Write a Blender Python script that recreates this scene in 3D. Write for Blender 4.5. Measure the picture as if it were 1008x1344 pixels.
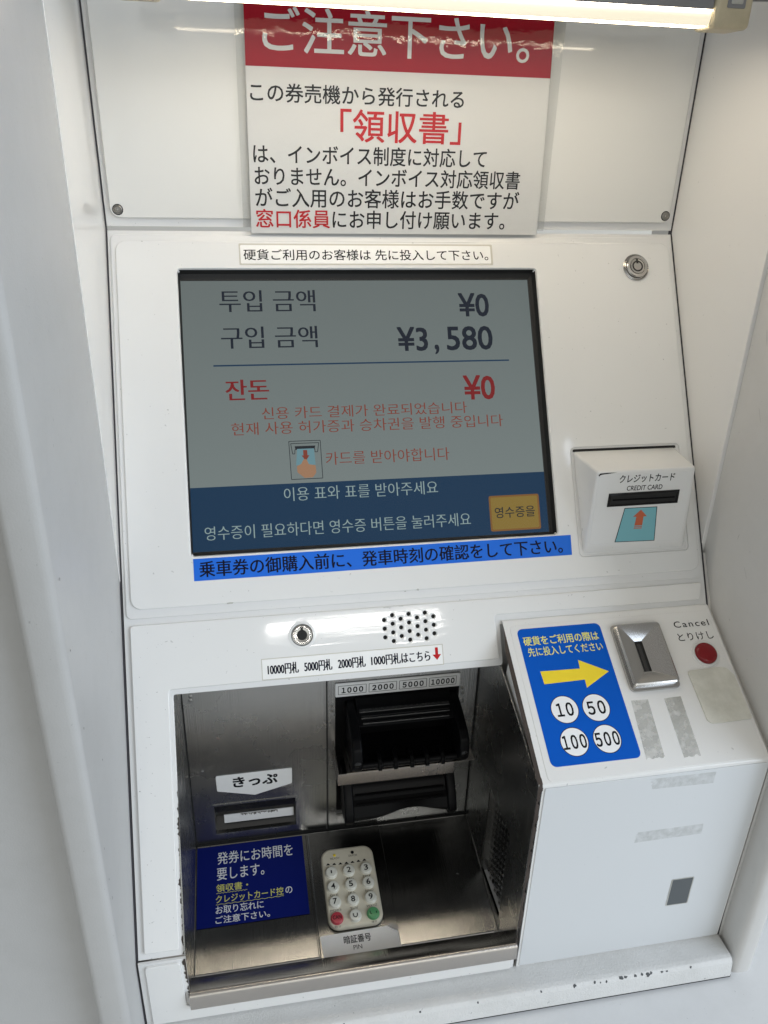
import bpy, bmesh, math, random
from mathutils import Vector, Matrix
from math import sin, cos, pi, radians
random.seed(7)

# ------------------------------------------------------------------ scene, camera, light
scene = bpy.context.scene
for o in list(bpy.data.objects):
    bpy.data.objects.remove(o)
COL = scene.collection
ZB = 1.35                                   # height of the bend between upper panel and slanted panel


def W(x, y, z):                             # machine millimetres -> world metres
    return Vector((x * .001, y * .001, z * .001 + ZB))


cam_d = bpy.data.cameras.new('camera')
cam = bpy.data.objects.new('camera', cam_d)
COL.objects.link(cam)
scene.camera = cam
rr_, dn_, fw_ = (Vector((0.983403, -0.179379, 0.027243)), Vector((-0.05323, -0.42879, -0.901835)),
                 Vector((0.173451, 0.885417, -0.431222)))
M = Matrix((rr_, -dn_, -fw_)).transposed().to_4x4()
M.translation = W(100, -731.2, 80)
cam.matrix_world = M
cam_d.sensor_fit = 'VERTICAL'
cam_d.sensor_height = 36
cam_d.sensor_width = 27
cam_d.lens = 36 * 1050 / 1344
cam_d.clip_start = .01
cam_d.clip_end = 100

world = bpy.data.worlds.new('World')
scene.world = world
world.use_nodes = True
wn, wl = world.node_tree.nodes, world.node_tree.links
bg = wn['Background']
tc = wn.new('ShaderNodeTexCoord')
sx = wn.new('ShaderNodeSeparateXYZ')
wl.new(tc.outputs['Generated'], sx.inputs[0])
rmp = wn.new('ShaderNodeValToRGB')
mr = wn.new('ShaderNodeMapRange')
mr.inputs['From Min'].default_value = -1
mr.inputs['From Max'].default_value = 1
wl.new(sx.outputs['Z'], mr.inputs['Value'])
wl.new(mr.outputs[0], rmp.inputs[0])
cr = rmp.color_ramp
cr.elements[0].position = 0.0
cr.elements[0].color = (.165, .16, .15, 1)
cr.elements[1].position = 1.0
cr.elements[1].color = (.29, .285, .27, 1)
for p_, c_ in ((.42, (.23, .225, .21)), (.5, (.86, .89, .86)), (.70, (.82, .84, .81)), (.76, (.265, .26, .25))):
    e = cr.elements.new(p_)
    e.color = (*c_, 1)
dt = wn.new('ShaderNodeVectorMath')          # the concourse is open towards one side and closed towards the other
dt.operation = 'DOT_PRODUCT'
dt.inputs[1].default_value = (.85, -.3, 0)
wl.new(tc.outputs['Generated'], dt.inputs[0])
m2 = wn.new('ShaderNodeMapRange')
m2.inputs['From Min'].default_value = -1
m2.inputs['From Max'].default_value = 1
m2.inputs['To Min'].default_value = .62
m2.inputs['To Max'].default_value = 1.38
wl.new(dt.outputs['Value'], m2.inputs['Value'])
sc_ = wn.new('ShaderNodeVectorMath')
sc_.operation = 'SCALE'
wl.new(rmp.outputs[0], sc_.inputs[0])
wl.new(m2.outputs[0], sc_.inputs['Scale'])
wl.new(sc_.outputs[0], bg.inputs[0])
bg.inputs[1].default_value = 1.12


def area(name, loc, target, sx_, sy_, power, colr):
    d = bpy.data.lights.new(name, 'AREA')
    d.shape = 'RECTANGLE'
    d.size, d.size_y = sx_, sy_
    d.energy = power
    d.color = colr
    o = bpy.data.objects.new(name, d)
    COL.objects.link(o)
    o.location = loc
    v = (target - o.location)
    o.rotation_euler = v.to_track_quat('-Z', 'Y').to_euler()
    return o


# a ceiling fluorescent tube of the concourse, four metres in front of the machine
CEIL_P, DAY_P = 8, 90
cl = area('ceiling_tube_lamp', W(745, -4000, 1640), W(745, -4000, 0), 1.05, .042, CEIL_P, (1, .97, .92))
cl.rotation_euler = (radians(50), 0, 0)
# daylight coming in from the open sides of the concourse
area('daylight_opening', W(3100, -2300, 1100), W(250, -100, -300), 2.6, 2.4, DAY_P, (.72, .84, 1.0))

scene.view_settings.view_transform = 'Standard'
scene.view_settings.look = 'None'
scene.view_settings.exposure = 0
scene.view_settings.gamma = 1
try:
    scene.cycles.max_bounces = 10
    scene.cycles.glossy_bounces = 6
    scene.cycles.caustics_reflective = False
except Exception:
    pass


# ------------------------------------------------------------------ materials
def srgb(r, g, b):
    f = lambda c: (c / 255 / 12.92) if c / 255 <= .04045 else ((c / 255 + .055) / 1.055) ** 2.4
    return (f(r), f(g), f(b))


def mat(name, col, rough=.4, metal=0., bump=None, coat=0., emit=None, emit_s=0., var=0., specks=0., smudge=0.,
        spec=.5, dirt=0.):
    m = bpy.data.materials.new(name)
    m.use_nodes = True
    nt = m.node_tree
    N, L = nt.nodes, nt.links
    b = N['Principled BSDF']
    b.inputs['Base Color'].default_value = (*col, 1)
    b.inputs['Roughness'].default_value = rough
    b.inputs['Metallic'].default_value = metal
    b.inputs['Specular IOR Level'].default_value = spec
    if spec < .3:
        b.inputs['IOR'].default_value = 1.18
        b.inputs['Specular IOR Level'].default_value = .5
    if coat:
        b.inputs['Coat Weight'].default_value = coat
        b.inputs['Coat Roughness'].default_value = .06
    if emit:
        b.inputs['Emission Color'].default_value = (*emit, 1)
        b.inputs['Emission Strength'].default_value = emit_s
    geo = N.new('ShaderNodeNewGeometry')
    cur = None

    def noise(scale, detail=3, stretch=None, rgh=.5):
        n = N.new('ShaderNodeTexNoise')
        n.inputs['Scale'].default_value = scale
        n.inputs['Detail'].default_value = detail
        n.inputs['Roughness'].default_value = rgh
        if stretch:
            mp = N.new('ShaderNodeMapping')
            mp.inputs['Scale'].default_value = stretch
            L.new(geo.outputs['Position'], mp.inputs[0])
            L.new(mp.outputs[0], n.inputs['Vector'])
        else:
            L.new(geo.outputs['Position'], n.inputs['Vector'])
        return n.outputs[0]

    def ramp(src, a, bb, ca, cb):
        r = N.new('ShaderNodeValToRGB')
        r.color_ramp.elements[0].position = a
        r.color_ramp.elements[1].position = bb
        r.color_ramp.elements[0].color = (*ca, 1)
        r.color_ramp.elements[1].color = (*cb, 1)
        L.new(src, r.inputs[0])
        return r.outputs[0]

    def mul(a, bb):
        x = N.new('ShaderNodeMix')
        x.data_type = 'RGBA'
        x.blend_type = 'MULTIPLY'
        x.inputs[0].default_value = 1
        L.new(a, x.inputs[6])
        L.new(bb, x.inputs[7])
        return x.outputs[2]

    def base():
        r = N.new('ShaderNodeRGB')
        r.outputs[0].default_value = (*col, 1)
        return r.outputs[0]

    if var:
        cur = mul(cur or base(), ramp(noise(9, 5), .3, .7, (1 - var,) * 3, (1, 1, 1)))
    if dirt:
        cur = mul(cur or base(), ramp(noise(38, 8, rgh=.7), .36, .56, (1 - dirt, 1 - dirt, 1 - dirt * 1.1), (1, 1, 1)))
    if specks:
        cur = mul(cur or base(), ramp(noise(330, 2), .235, .265, (1 - specks,) * 3, (1, 1, 1)))
    if cur:
        L.new(cur, b.inputs['Base Color'])
    if smudge:
        r = N.new('ShaderNodeMapRange')
        r.inputs['From Min'].default_value = .35
        r.inputs['From Max'].default_value = .7
        r.inputs['To Min'].default_value = rough
        r.inputs['To Max'].default_value = rough + smudge
        L.new(noise(24, 6), r.inputs['Value'])
        L.new(r.outputs[0], b.inputs['Roughness'])
    if bump:
        bs, bst, stretch = bump
        bn = N.new('ShaderNodeBump')
        bn.inputs['Strength'].default_value = bst
        bn.inputs['Distance'].default_value = .0005
        L.new(noise(bs, 3, stretch), bn.inputs['Height'])
        L.new(bn.outputs[0], b.inputs['Normal'])
    return m


def steel(name, col, rough, stretch, st=.25):
    m = mat(name, col, rough, 1.0, bump=(1, st, stretch), var=.05, smudge=.04)
    return m


MT = dict(
    cfront=mat('coin_front_enamel', (.62, .64, .655), .16, specks=.2, smudge=.05, bump=(420, .02, None)),
    shell=mat('white_shell_paint', (.72, .72, .715), .30, specks=.25, smudge=.10, bump=(900, .05, None)),
    panel=mat('white_panel_plastic', (.765, .765, .755), .04, specks=.30, smudge=.03, var=.03, bump=(260, .012, None)),
    upper=mat('upper_panel_plastic', (.70, .70, .68), .05, smudge=.03, bump=(300, .02, None)),
    reveal=mat('glossy_reveal_paint', (.76, .75, .73), .08, smudge=.06, specks=.2, bump=(160, .03, None)),
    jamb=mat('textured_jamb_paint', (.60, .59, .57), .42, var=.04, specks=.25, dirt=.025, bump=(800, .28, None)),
    jambl=mat('darker_grey_wall_paint', (.46, .46, .455), .42, var=.05, specks=.25, dirt=.03, bump=(800, .28, None)),  # jamb paint again in a darker even grey, for one side wall only
    ledge=mat('pebbled_ledge_paint', (.70, .70, .69), .5, var=.05, specks=.5, dirt=.07, bump=(700, .9, None)),
    counter=mat('white_counter_top', (.80, .81, .82), .30, var=.04, dirt=.03, specks=.2, bump=(300, .1, None)),
    steelv=steel('brushed_steel_upright', (.40, .40, .39), .25, (1400, 1400, 6), .4),
    steelf=steel('brushed_steel_floor', (.33, .33, .325), .18, (1400, 20, 0)),
    darksteel=mat('dark_steel', (.10, .10, .10), .25, 1.0),
    sill=steel('worn_steel_sill', (.52, .49, .46), .24, (900, 60, 0), .4),
    chrome=mat('polished_steel', (.50, .49, .475), .16, 1.0, smudge=.10, bump=(500, .08, None)),
    screw=mat('dull_screw_steel', (.32, .31, .29), .35, 1.0),
    black=mat('black_plastic', (.004, .004, .0045), .30, spec=.28),
    glossblack=mat('gloss_black_plastic', (.004, .004, .0045), .10, spec=.4),
    dark=mat('dark_gap', (.006, .006, .006), .7),
    seam=mat('rubber_seam', (.03, .028, .035), .6),
    rawedge=mat('bare_brown_edge', (.050, .036, .029), .75, dirt=.4),
    chip=mat('bare_metal_chip', (.07, .075, .08), .55, var=.3),
    lightgrey=mat('light_grey_plastic', (.44, .44, .41), .35, dirt=.25, bump=(300, .2, None)),
    label=mat('white_label_vinyl', (.84, .84, .83), .32, dirt=.04),
    tapeedge=mat('yellowed_tape_edge', (.52, .50, .44), .3),
    labelgrey=mat('grey_label_plate', (.66, .66, .65), .35),
    ink=mat('black_ink', (.010, .010, .012), .4, spec=.1),
    inknavy=mat('navy_ink', (.006, .007, .018), .4, spec=.1),
    red=mat('red_ink', (.50, .015, .02), .4, spec=.1),
    signred=mat('notice_red', (.33, .004, .016), .4, spec=.2),
    signwhite=mat('notice_paper', (.64, .64, .625), .5),
    blue=mat('blue_vinyl', (.004, .095, .50), .34, spec=.15),
    blue2=mat('bright_blue_vinyl', (.02, .15, .68), .34, spec=.15),
    navy=mat('navy_vinyl', (.007, .014, .15), .3, spec=.2),
    yellow=mat('yellow_ink', srgb(238, 212, 60), .4, spec=.1),
    yellow2=mat('pale_yellow_ink', srgb(225, 222, 120), .35),
    white=mat('white_ink', (.84, .85, .86), .4),
    beige=mat('keypad_beige', (.70, .65, .52), .38, dirt=.08),
    key=mat('key_cream', (.80, .79, .70), .30, dirt=.15),
    keyred=mat('key_red', (.50, .05, .07), .30),
    keygreen=mat('key_green', (.10, .34, .14), .30),
    button=mat('button_dark_red', (.20, .006, .010), .10, spec=.4),
    plate=mat('worn_metal_plate', (.74, .735, .67), .36, .05, dirt=.16, var=.12, bump=(90, .4, None), smudge=.2),
    lampgrey=mat('lamp_housing_grey', (.20, .20, .21), .4),
    lampcap=mat('aged_beige_plastic', (.50, .44, .31), .42, dirt=.12),
    sensor=mat('smoked_window', (.05, .06, .065), .12, coat=.5),
    teal=mat('teal_card_print', srgb(120, 180, 190), .35),
    orange=mat('orange_arrow_ink', srgb(190, 95, 60), .35),
    scuffgrey=mat('scuff_grey', (.36, .355, .34), .6),
    grime=mat('grime', (.22, .21, .20), .6),
    brown=mat('litter_brown', (.16, .07, .04), .7),
)
m = mat('lamp_diffuser', (.9, .88, .8), .4, emit=(1.0, .86, .66), emit_s=21)
MT['diffuser'] = m
MT['diffuser_side'] = mat('lamp_diffuser_side', (.5, .48, .4), .4, emit=(1.0, .90, .68), emit_s=.75)


def emissive(name, rgb, s=1.0, coat=.0):
    c = srgb(*rgb)
    mm = mat(name, (.004, .004, .004), .5, emit=c, emit_s=s, spec=0)
    return mm


SC = .8
MT['scr_bg'] = emissive('screen_grey', (112, 122, 121), SC)
MT['scr_band'] = emissive('screen_navy', (6, 52, 84), SC)
MT['scr_ink'] = emissive('screen_dark_blue', (10, 24, 42), SC)
MT['scr_red'] = emissive('screen_red', (128, 22, 26), SC)
MT['scr_orange'] = emissive('screen_orange', (134, 62, 46), SC)
MT['scr_pale'] = emissive('screen_pale', (150, 172, 172), SC)
MT['scr_btn'] = emissive('screen_button_ochre', (142, 118, 52), SC)
MT['scr_btn_edge'] = emissive('screen_button_edge', (132, 92, 44), SC)
MT['scr_teal'] = emissive('screen_teal', (110, 150, 160), SC)
MT['scr_hand'] = emissive('screen_hand', (168, 128, 98), SC)
MT['scr_light'] = emissive('screen_light', (140, 146, 142), SC)
MT['scr_lines'] = emissive('screen_line', (28, 34, 42), SC)


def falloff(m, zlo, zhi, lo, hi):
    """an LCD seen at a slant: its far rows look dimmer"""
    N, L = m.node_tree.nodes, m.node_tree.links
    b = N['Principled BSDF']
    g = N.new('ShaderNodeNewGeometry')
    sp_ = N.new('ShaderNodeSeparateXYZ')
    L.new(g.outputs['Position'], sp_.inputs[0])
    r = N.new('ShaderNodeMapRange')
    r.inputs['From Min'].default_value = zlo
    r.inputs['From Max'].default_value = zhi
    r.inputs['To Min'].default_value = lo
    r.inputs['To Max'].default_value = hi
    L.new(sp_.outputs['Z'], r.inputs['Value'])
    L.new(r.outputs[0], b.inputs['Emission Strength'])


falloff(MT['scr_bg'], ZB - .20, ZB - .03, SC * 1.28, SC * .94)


def film_mat(name, rough=.04, strength=1.0, wave=0., wscale=20, tint=(1, 1, 1)):
    """clear plastic: glossy reflection over what lies below"""
    m = bpy.data.materials.new(name)
    m.use_nodes = True
    N, L = m.node_tree.nodes, m.node_tree.links
    N.remove(N['Principled BSDF'])
    out = N['Material Output']
    t = N.new('ShaderNodeBsdfTransparent')
    t.inputs[0].default_value = (*tint, 1)
    g = N.new('ShaderNodeBsdfGlossy')
    g.inputs['Roughness'].default_value = rough
    fr = N.new('ShaderNodeFresnel')
    fr.inputs[0].default_value = 1.5
    mx = N.new('ShaderNodeMixShader')
    cap = N.new('ShaderNodeMath')
    cap.operation = 'MINIMUM'
    cap.inputs[1].default_value = .10
    L.new(fr.outputs[0], cap.inputs[0])
    L.new(cap.outputs[0], mx.inputs[0])
    L.new(t.outputs[0], mx.inputs[1])
    L.new(g.outputs[0], mx.inputs[2])
    L.new(mx.outputs[0], out.inputs[0])
    if wave:
        geo = N.new('ShaderNodeNewGeometry')
        n = N.new('ShaderNodeTexNoise')
        n.inputs['Scale'].default_value = wscale
        n.inputs['Detail'].default_value = 4
        L.new(geo.outputs['Position'], n.inputs['Vector'])
        b = N.new('ShaderNodeBump')
        b.inputs['Strength'].default_value = wave
        b.inputs['Distance'].default_value = .002
        L.new(n.outputs[0], b.inputs['Height'])
        L.new(b.outputs[0], g.inputs['Normal'])
        L.new(b.outputs[0], fr.inputs['Normal'])
    return m


MT['film'] = film_mat('clear_laminate', .03, wave=.20, wscale=55)
MT['filmedge'] = film_mat('clear_laminate_edge', .12, wave=.3, wscale=60, tint=(.86, .86, .85))
MT['glass'] = film_mat('screen_glass', .05)


def tape_mat(nm, lo, hi):
    m = mat(nm, (.46, .46, .43), .6, dirt=.2)
    N, L = m.node_tree.nodes, m.node_tree.links
    b = N['Principled BSDF']
    out = N['Material Output']
    t = N.new('ShaderNodeBsdfTransparent')
    mx = N.new('ShaderNodeMixShader')
    geo = N.new('ShaderNodeNewGeometry')
    n = N.new('ShaderNodeTexNoise')
    n.inputs['Scale'].default_value = 160
    n.inputs['Detail'].default_value = 5
    L.new(geo.outputs['Position'], n.inputs['Vector'])
    r = N.new('ShaderNodeMapRange')
    r.inputs['From Min'].default_value = .3
    r.inputs['From Max'].default_value = .62
    r.inputs['To Min'].default_value = lo
    r.inputs['To Max'].default_value = hi
    L.new(n.outputs[0], r.inputs['Value'])
    L.new(r.outputs[0], mx.inputs[0])
    L.new(t.outputs[0], mx.inputs[1])
    L.new(b.outputs[0], mx.inputs[2])
    L.new(mx.outputs[0], out.inputs[0])
    return m


MT['tape'] = tape_mat('tape_residue', .22, .58)
MT['tapefaint'] = tape_mat('faint_tape_residue', .03, .26)


# ------------------------------------------------------------------ frames and mesh helpers (millimetres)
class Frame:
    def __init__(s, origin, U, V, N):
        s.o, s.U, s.V, s.N = Vector(origin), Vector(U), Vector(V), Vector(N)

    def __call__(s, u, v, n=0.):
        return s.o + s.U * u + s.V * v + s.N * n


TH = math.atan(.585)
SLOPE = Frame((0, 0, 0), (1, 0, 0), (0, -sin(TH), -cos(TH)), (0, -cos(TH), sin(TH)))          # v = distance down the slant
_L = math.hypot(122.4, 71.1)
CTOP = Frame((0, -176.6, -300.9), (1, 0, 0), (0, -122.4 / _L, -71.1 / _L), (0, -71.1 / _L, 122.4 / _L))
UPPER = Frame((0, 0, 0), (1, 0, 0), (0, 0, 1), (0, -1, 0))
FRONT = Frame((0, -299, 0), (1, 0, 0), (0, 0, 1), (0, -1, 0))
BACK = Frame((0, -140, 0), (1, 0, 0), (0, 0, 1), (0, -1, 0))
_F = math.hypot(123, 23)
FLOOR = Frame((0, -142, -562.5), (1, 0, 0), (0, -123 / _F, -23 / _F), (0, -23 / _F, 123 / _F))
CARD = Frame((0, -151, 0), (1, 0, 0), (0, 0, 1), (0, -1, 0))


def prop(o, label=None, cat=None, group=None, kind=None):
    if label: o['label'] = label
    if cat: o['category'] = cat
    if group: o['group'] = group
    if kind: o['kind'] = kind
    return o


def world_origin(o):
    v = Vector(o.location)
    if o.parent:
        v = v + world_origin(o.parent)
    return v


def finish(me, name, mt, parent=None, smooth=30, **kw):
    """me holds world-metre coordinates; origin goes to the middle of the mesh"""
    if len(me.vertices) == 0:
        return None
    xs = [v.co for v in me.vertices]
    c = Vector([(min(v[i] for v in xs) + max(v[i] for v in xs)) / 2 for i in range(3)])
    me.transform(Matrix.Translation(-c))
    me.materials.clear()
    me.materials.append(MT[mt])
    if smooth:
        me.shade_smooth()
        me.set_sharp_from_angle(angle=radians(smooth))
    o = bpy.data.objects.new(name, me)
    COL.objects.link(o)
    if smooth == 30:
        wm = o.modifiers.new('weighted_normal', 'WEIGHTED_NORMAL')
        wm.mode = 'FACE_AREA'
        wm.weight = 100
        wm.keep_sharp = True
    if parent:
        o.parent = parent
        o.location = c - world_origin(parent)
    else:
        o.location = c
    prop(o, **kw)
    return o


def from_bm(bm, name, mt, parent=None, smooth=30, **kw):
    bmesh.ops.recalc_face_normals(bm, faces=bm.faces)
    for v in bm.verts:
        v.co = W(*v.co)
    me = bpy.data.meshes.new(name)
    bm.to_mesh(me)
    bm.free()
    return finish(me, name, mt, parent, smooth, **kw)


def empty(name, loc, **kw):
    o = bpy.data.objects.new(name, None)
    o.empty_display_size = .05
    COL.objects.link(o)
    o.location = loc
    prop(o, **kw)
    return o


def rr(u0, v0, u1, v1, r=2., seg=6):
    if u0 > u1: u0, u1 = u1, u0
    if v0 > v1: v0, v1 = v1, v0
    rs = r if isinstance(r, (tuple, list)) else (r,) * 4       # corners: (u1v0, u1v1, u0v1, u0v0)
    P = []
    for (cx, cy, a0, q) in ((u1, v0, -90, rs[0]), (u1, v1, 0, rs[1]), (u0, v1, 90, rs[2]), (u0, v0, 180, rs[3])):
        if q <= 0:
            P.append((cx, cy))
            continue
        mx = cx - q if cx == u1 else cx + q
        my = cy - q if cy == v1 else cy + q
        for k in range(seg + 1):
            a = radians(a0 + 90 * k / seg)
            P.append((mx + q * cos(a), my + q * sin(a)))
    return P


def circ(cu, cv, r, n=28):
    return [(cu + r * cos(2 * pi * k / n), cv + r * sin(2 * pi * k / n)) for k in range(n)]


def fillet(pts, r, seg=5):
    out = []
    n = len(pts)
    for i in range(n):
        q = pts[i][2] if len(pts[i]) > 2 else r
        p = Vector(pts[i][:2])
        a = (Vector(pts[i - 1][:2]) - p)
        b = (Vector(pts[(i + 1) % n][:2]) - p)
        if q <= 0:
            out.append(tuple(p))
            continue
        la, lb = a.length, b.length
        a.normalize(); b.normalize()
        ang = a.angle(b)
        t = min(q / math.tan(ang / 2), la * .49, lb * .49)
        p0, p1 = p + a * t, p + b * t
        for k in range(seg + 1):
            s = k / seg
            out.append(tuple((1 - s) ** 2 * p0 + 2 * s * (1 - s) * p + s * s * p1))
    return out


def area2(L):
    return sum(L[i - 1][0] * L[i][1] - L[i][0] * L[i - 1][1] for i in range(len(L))) / 2


def plate(name, mt, fr, outer, top, depth, bevel=.6, holes=(), parent=None, res=2, smooth=30, **kw):
    """flat plate with rounded edges; its face lies `top` mm above the frame, loops are (u, v)"""
    cu = bpy.data.curves.new('tmp', 'CURVE')
    cu.dimensions = '2D'
    cu.fill_mode = 'BOTH'
    bevel = min(bevel, depth * .49)
    for i, lp in enumerate([outer, *holes]):
        a = area2(lp)
        if (a > 0) != (i == 0):
            lp = lp[::-1]
        s = cu.splines.new('POLY')
        s.points.add(len(lp) - 1)
        for p, q in zip(s.points, lp):
            p.co = (q[0], q[1], 0, 1)
        s.use_cyclic_u = True
    cu.bevel_depth = bevel
    cu.bevel_resolution = res
    cu.offset = -bevel
    cu.extrude = max(depth / 2 - bevel, 0)
    o = bpy.data.objects.new('tmp', cu)
    COL.objects.link(o)
    dg = bpy.context.evaluated_depsgraph_get()
    me = bpy.data.meshes.new_from_object(o.evaluated_get(dg))
    bpy.data.objects.remove(o)
    bm = bmesh.new()
    bm.from_mesh(me)
    bpy.data.meshes.remove(me)
    bmesh.ops.remove_doubles(bm, verts=bm.verts, dist=.0005)
    for v in bm.verts:
        v.co = fr(v.co.x, v.co.y, top - depth / 2 + v.co.z)
    return from_bm(bm, name, mt, parent, smooth, **kw)


def sheet(name, mt, fr, outer, n, parent=None, holes=(), **kw):
    """flat print, a film of no noticeable thickness"""
    bm = bmesh.new()
    if holes:
        raise ValueError
    vs = [bm.verts.new(fr(u, v, n)) for u, v in outer]
    bm.faces.new(vs)
    return from_sheet(bm, fr, name, mt, parent, **kw)


def from_sheet(bm, fr, name, mt, parent=None, **kw):
    bm.normal_update()
    for f in bm.faces:
        if f.normal.dot(fr.N) < 0:
            f.normal_flip()
    for v in bm.verts:
        v.co = W(*v.co)
    me = bpy.data.meshes.new(name)
    bm.to_mesh(me)
    bm.free()
    return finish(me, name, mt, parent, 0, **kw)


def boxm(bm, fr, u0, u1, v0, v1, n0, n1):
    vs = [bm.verts.new(fr(u, v, n)) for n in (n0, n1) for v in (v0, v1) for u in (u0, u1)]
    for f in ((0, 1, 3, 2), (4, 6, 7, 5), (0, 4, 5, 1), (2, 3, 7, 6), (0, 2, 6, 4), (1, 5, 7, 3)):
        bm.faces.new([vs[i] for i in f])


XYZ = Frame((0, 0, 0), (1, 0, 0), (0, 1, 0), (0, 0, 1))


def extrude_x(name, mt, prof, x0, x1, parent=None, bevel=0., seg=3, smooth=30, cap=True, **kw):
    """closed (y, z) profile swept along x"""
    bm = bmesh.new()
    a = [bm.verts.new((x0, y, z)) for y, z in prof]
    b = [bm.verts.new((x1, y, z)) for y, z in prof]
    n = len(prof)
    if cap: bm.faces.new(a)
    bm.faces.new(b[::-1])
    for i in range(n):
        bm.faces.new((a[i - 1], a[i], b[i], b[i - 1]))
    if bevel:
        bmesh.ops.recalc_face_normals(bm, faces=bm.faces)
        es = [e for e in bm.edges if e.calc_face_angle(0) > radians(12)]
        bmesh.ops.bevel(bm, geom=es, offset=bevel, segments=seg, profile=.5, affect='EDGES', clamp_overlap=True)
    return from_bm(bm, name, mt, parent, smooth, **kw)


def box(name, mt, fr, u0, u1, v0, v1, n0, n1, parent=None, bevel=.6, seg=2, **kw):
    bm = bmesh.new()
    boxm(bm, fr, u0, u1, v0, v1, n0, n1)
    bmesh.ops.recalc_face_normals(bm, faces=bm.faces)
    if bevel:
        bmesh.ops.bevel(bm, geom=list(bm.edges), offset=bevel, segments=seg, profile=.5, affect='EDGES')
    return from_bm(bm, name, mt, parent, 30, **kw)


def lathe(name, mt, fr, cu, cv, prof, parent=None, n=36, smooth=35, **kw):
    """prof: (radius, height) pairs around the frame normal"""
    bm = bmesh.new()
    rings = []
    for r, h in prof:
        if r < 1e-6:
            rings.append([bm.verts.new(fr(cu, cv, h))])
        else:
            rings.append([bm.verts.new(fr(cu + r * cos(2 * pi * k / n), cv + r * sin(2 * pi * k / n), h)) for k in range(n)])
    for A, B in zip(rings, rings[1:]):
        for k in range(n):
            k2 = (k + 1) % n
            if len(A) == 1 and len(B) > 1:
                bm.faces.new((A[0], B[k], B[k2]))
            elif len(B) == 1 and len(A) > 1:
                bm.faces.new((A[k], A[k2], B[0]))
            elif len(A) > 1:
                bm.faces.new((A[k], A[k2], B[k2], B[k]))
    return from_bm(bm, name, mt, parent, smooth, **kw)


def raw_text(body, bold, spacing=1.0, res=3):
    cu = bpy.data.curves.new('tmp', 'FONT')
    cu.body = body
    cu.offset = bold
    cu.resolution_u = res
    cu.space_character = spacing
    o = bpy.data.objects.new('tmp', cu)
    COL.objects.link(o)
    dg = bpy.context.evaluated_depsgraph_get()
    me = bpy.data.meshes.new_from_object(o.evaluated_get(dg))
    bpy.data.objects.remove(o)
    co = [(v.co.x, v.co.y) for v in me.vertices]
    fc = [tuple(p.vertices) for p in me.polygons]
    bpy.data.meshes.remove(me)
    return co, fc


def text(body, fr, u0, u1, vtop, vbot, n, mt, parent, bold=0., serif=0., fat=0., name='lettering', spacing=1.0, skew=0., **kw):
    """lettering whose ink box fits the given rectangle; serif widens only the upright strokes"""
    co, fc = raw_text(body, bold, spacing)
    x0, x1 = min(c[0] for c in co), max(c[0] for c in co)
    y0, y1 = min(c[1] for c in co), max(c[1] for c in co)
    bm = bmesh.new()
    shifts = [(0., 0.)]
    if serif: shifts += [(-serif, 0.), (serif, 0.)]
    if fat: shifts += [(-fat, -fat), (fat, -fat), (-fat, fat), (fat, fat)]
    for k, (sh, sv) in enumerate(shifts):
        vs = []
        for x, y in co:
            fx, fy = (x - x0) / (x1 - x0), (y - y0) / (y1 - y0)
            vs.append(bm.verts.new(fr(u0 + (u1 - u0) * fx + sh, vbot + (vtop - vbot) * fy + skew * fx + sv, n + k * .012)))
        for f in fc:
            try:
                bm.faces.new([vs[i] for i in f])
            except ValueError:
                pass
    return from_sheet(bm, fr, name, mt, parent, **kw)


def stroke(bm, fr, pts, w, n):
    for a, b in zip(pts, pts[1:]):
        a, b = Vector(a), Vector(b)
        d = (b - a)
        if d.length < 1e-6: continue
        d.normalize()
        q = Vector((-d.y, d.x)) * w / 2
        bm.faces.new([bm.verts.new(fr(p.x, p.y, n)) for p in (a - q, b - q, b + q, a + q)])


# ------------------------------------------------------------------ the recess in the wall that holds the machine
wl_ = empty('side_wall', W(0, -170, -606),
            label='white recess wall with rounded corner post, beside the ticket machine where the blue TICKET slot side is',
            cat='wall')
wl_['label'] = 'white wall and rounded post beside the screen panel, on the side of the ticket outlet'
plate('glossy_panel', 'reveal', Frame((0, 0, 0), (0, 1, 0), (0, 0, 1), (1, 0, 0)), rr(-147, -640, 40, 420, 0), 0, 6, .5, parent=wl_)
P = [(0, -148), (0, -335.5), (-.9, -338), (-3.2, -339.8), (-6, -340.2), (-17.5, -340.4), (-20.4, -339.6), (-21.8, -337.6), (-22.3, -334), (-22.6, -328), (-24, -324), (-28, -321.6), (-60, -321), (-700, -321), (-700, -148)]


def sweep_z(name, mt, prof, z0, z1, parent=None, smooth=40, seglist=None, **kw):
    bm = bmesh.new()
    a = [bm.verts.new((x, y, z0)) for x, y in prof]
    b = [bm.verts.new((x, y, z1)) for x, y in prof]
    bm.faces.new(a); bm.faces.new(b[::-1])
    for i in range(len(prof)):
        bm.faces.new((a[i - 1], a[i], b[i], b[i - 1]))
    return from_bm(bm, name, mt, parent, smooth, **kw)


P = [(x - .6, y) for x, y in P]
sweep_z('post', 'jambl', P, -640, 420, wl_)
wr_ = empty('side_wall', W(512, -170, -606), cat='wall')
wr_['label'] = 'grey-white wall and corner post beside the coin slot and the cancel button'
plate('glossy_panel', 'reveal', Frame((511.8, 0, 0), (0, -1, 0), (0, 0, 1), (-1, 0, 0)), rr(-40, -640, 147, 420, 0), 0, 4, .8, parent=wr_)
P = [(515.2, -146), (515.2, -314), (515.8, -318.5), (518, -321.5), (522, -322.5), (531, -322.5), (535, -321), (537, -318), (537.5, -312), (537.5, -262), (900, -262), (900, -146)]
sweep_z('post', 'jamb', P, -606, 420, wr_)
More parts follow.
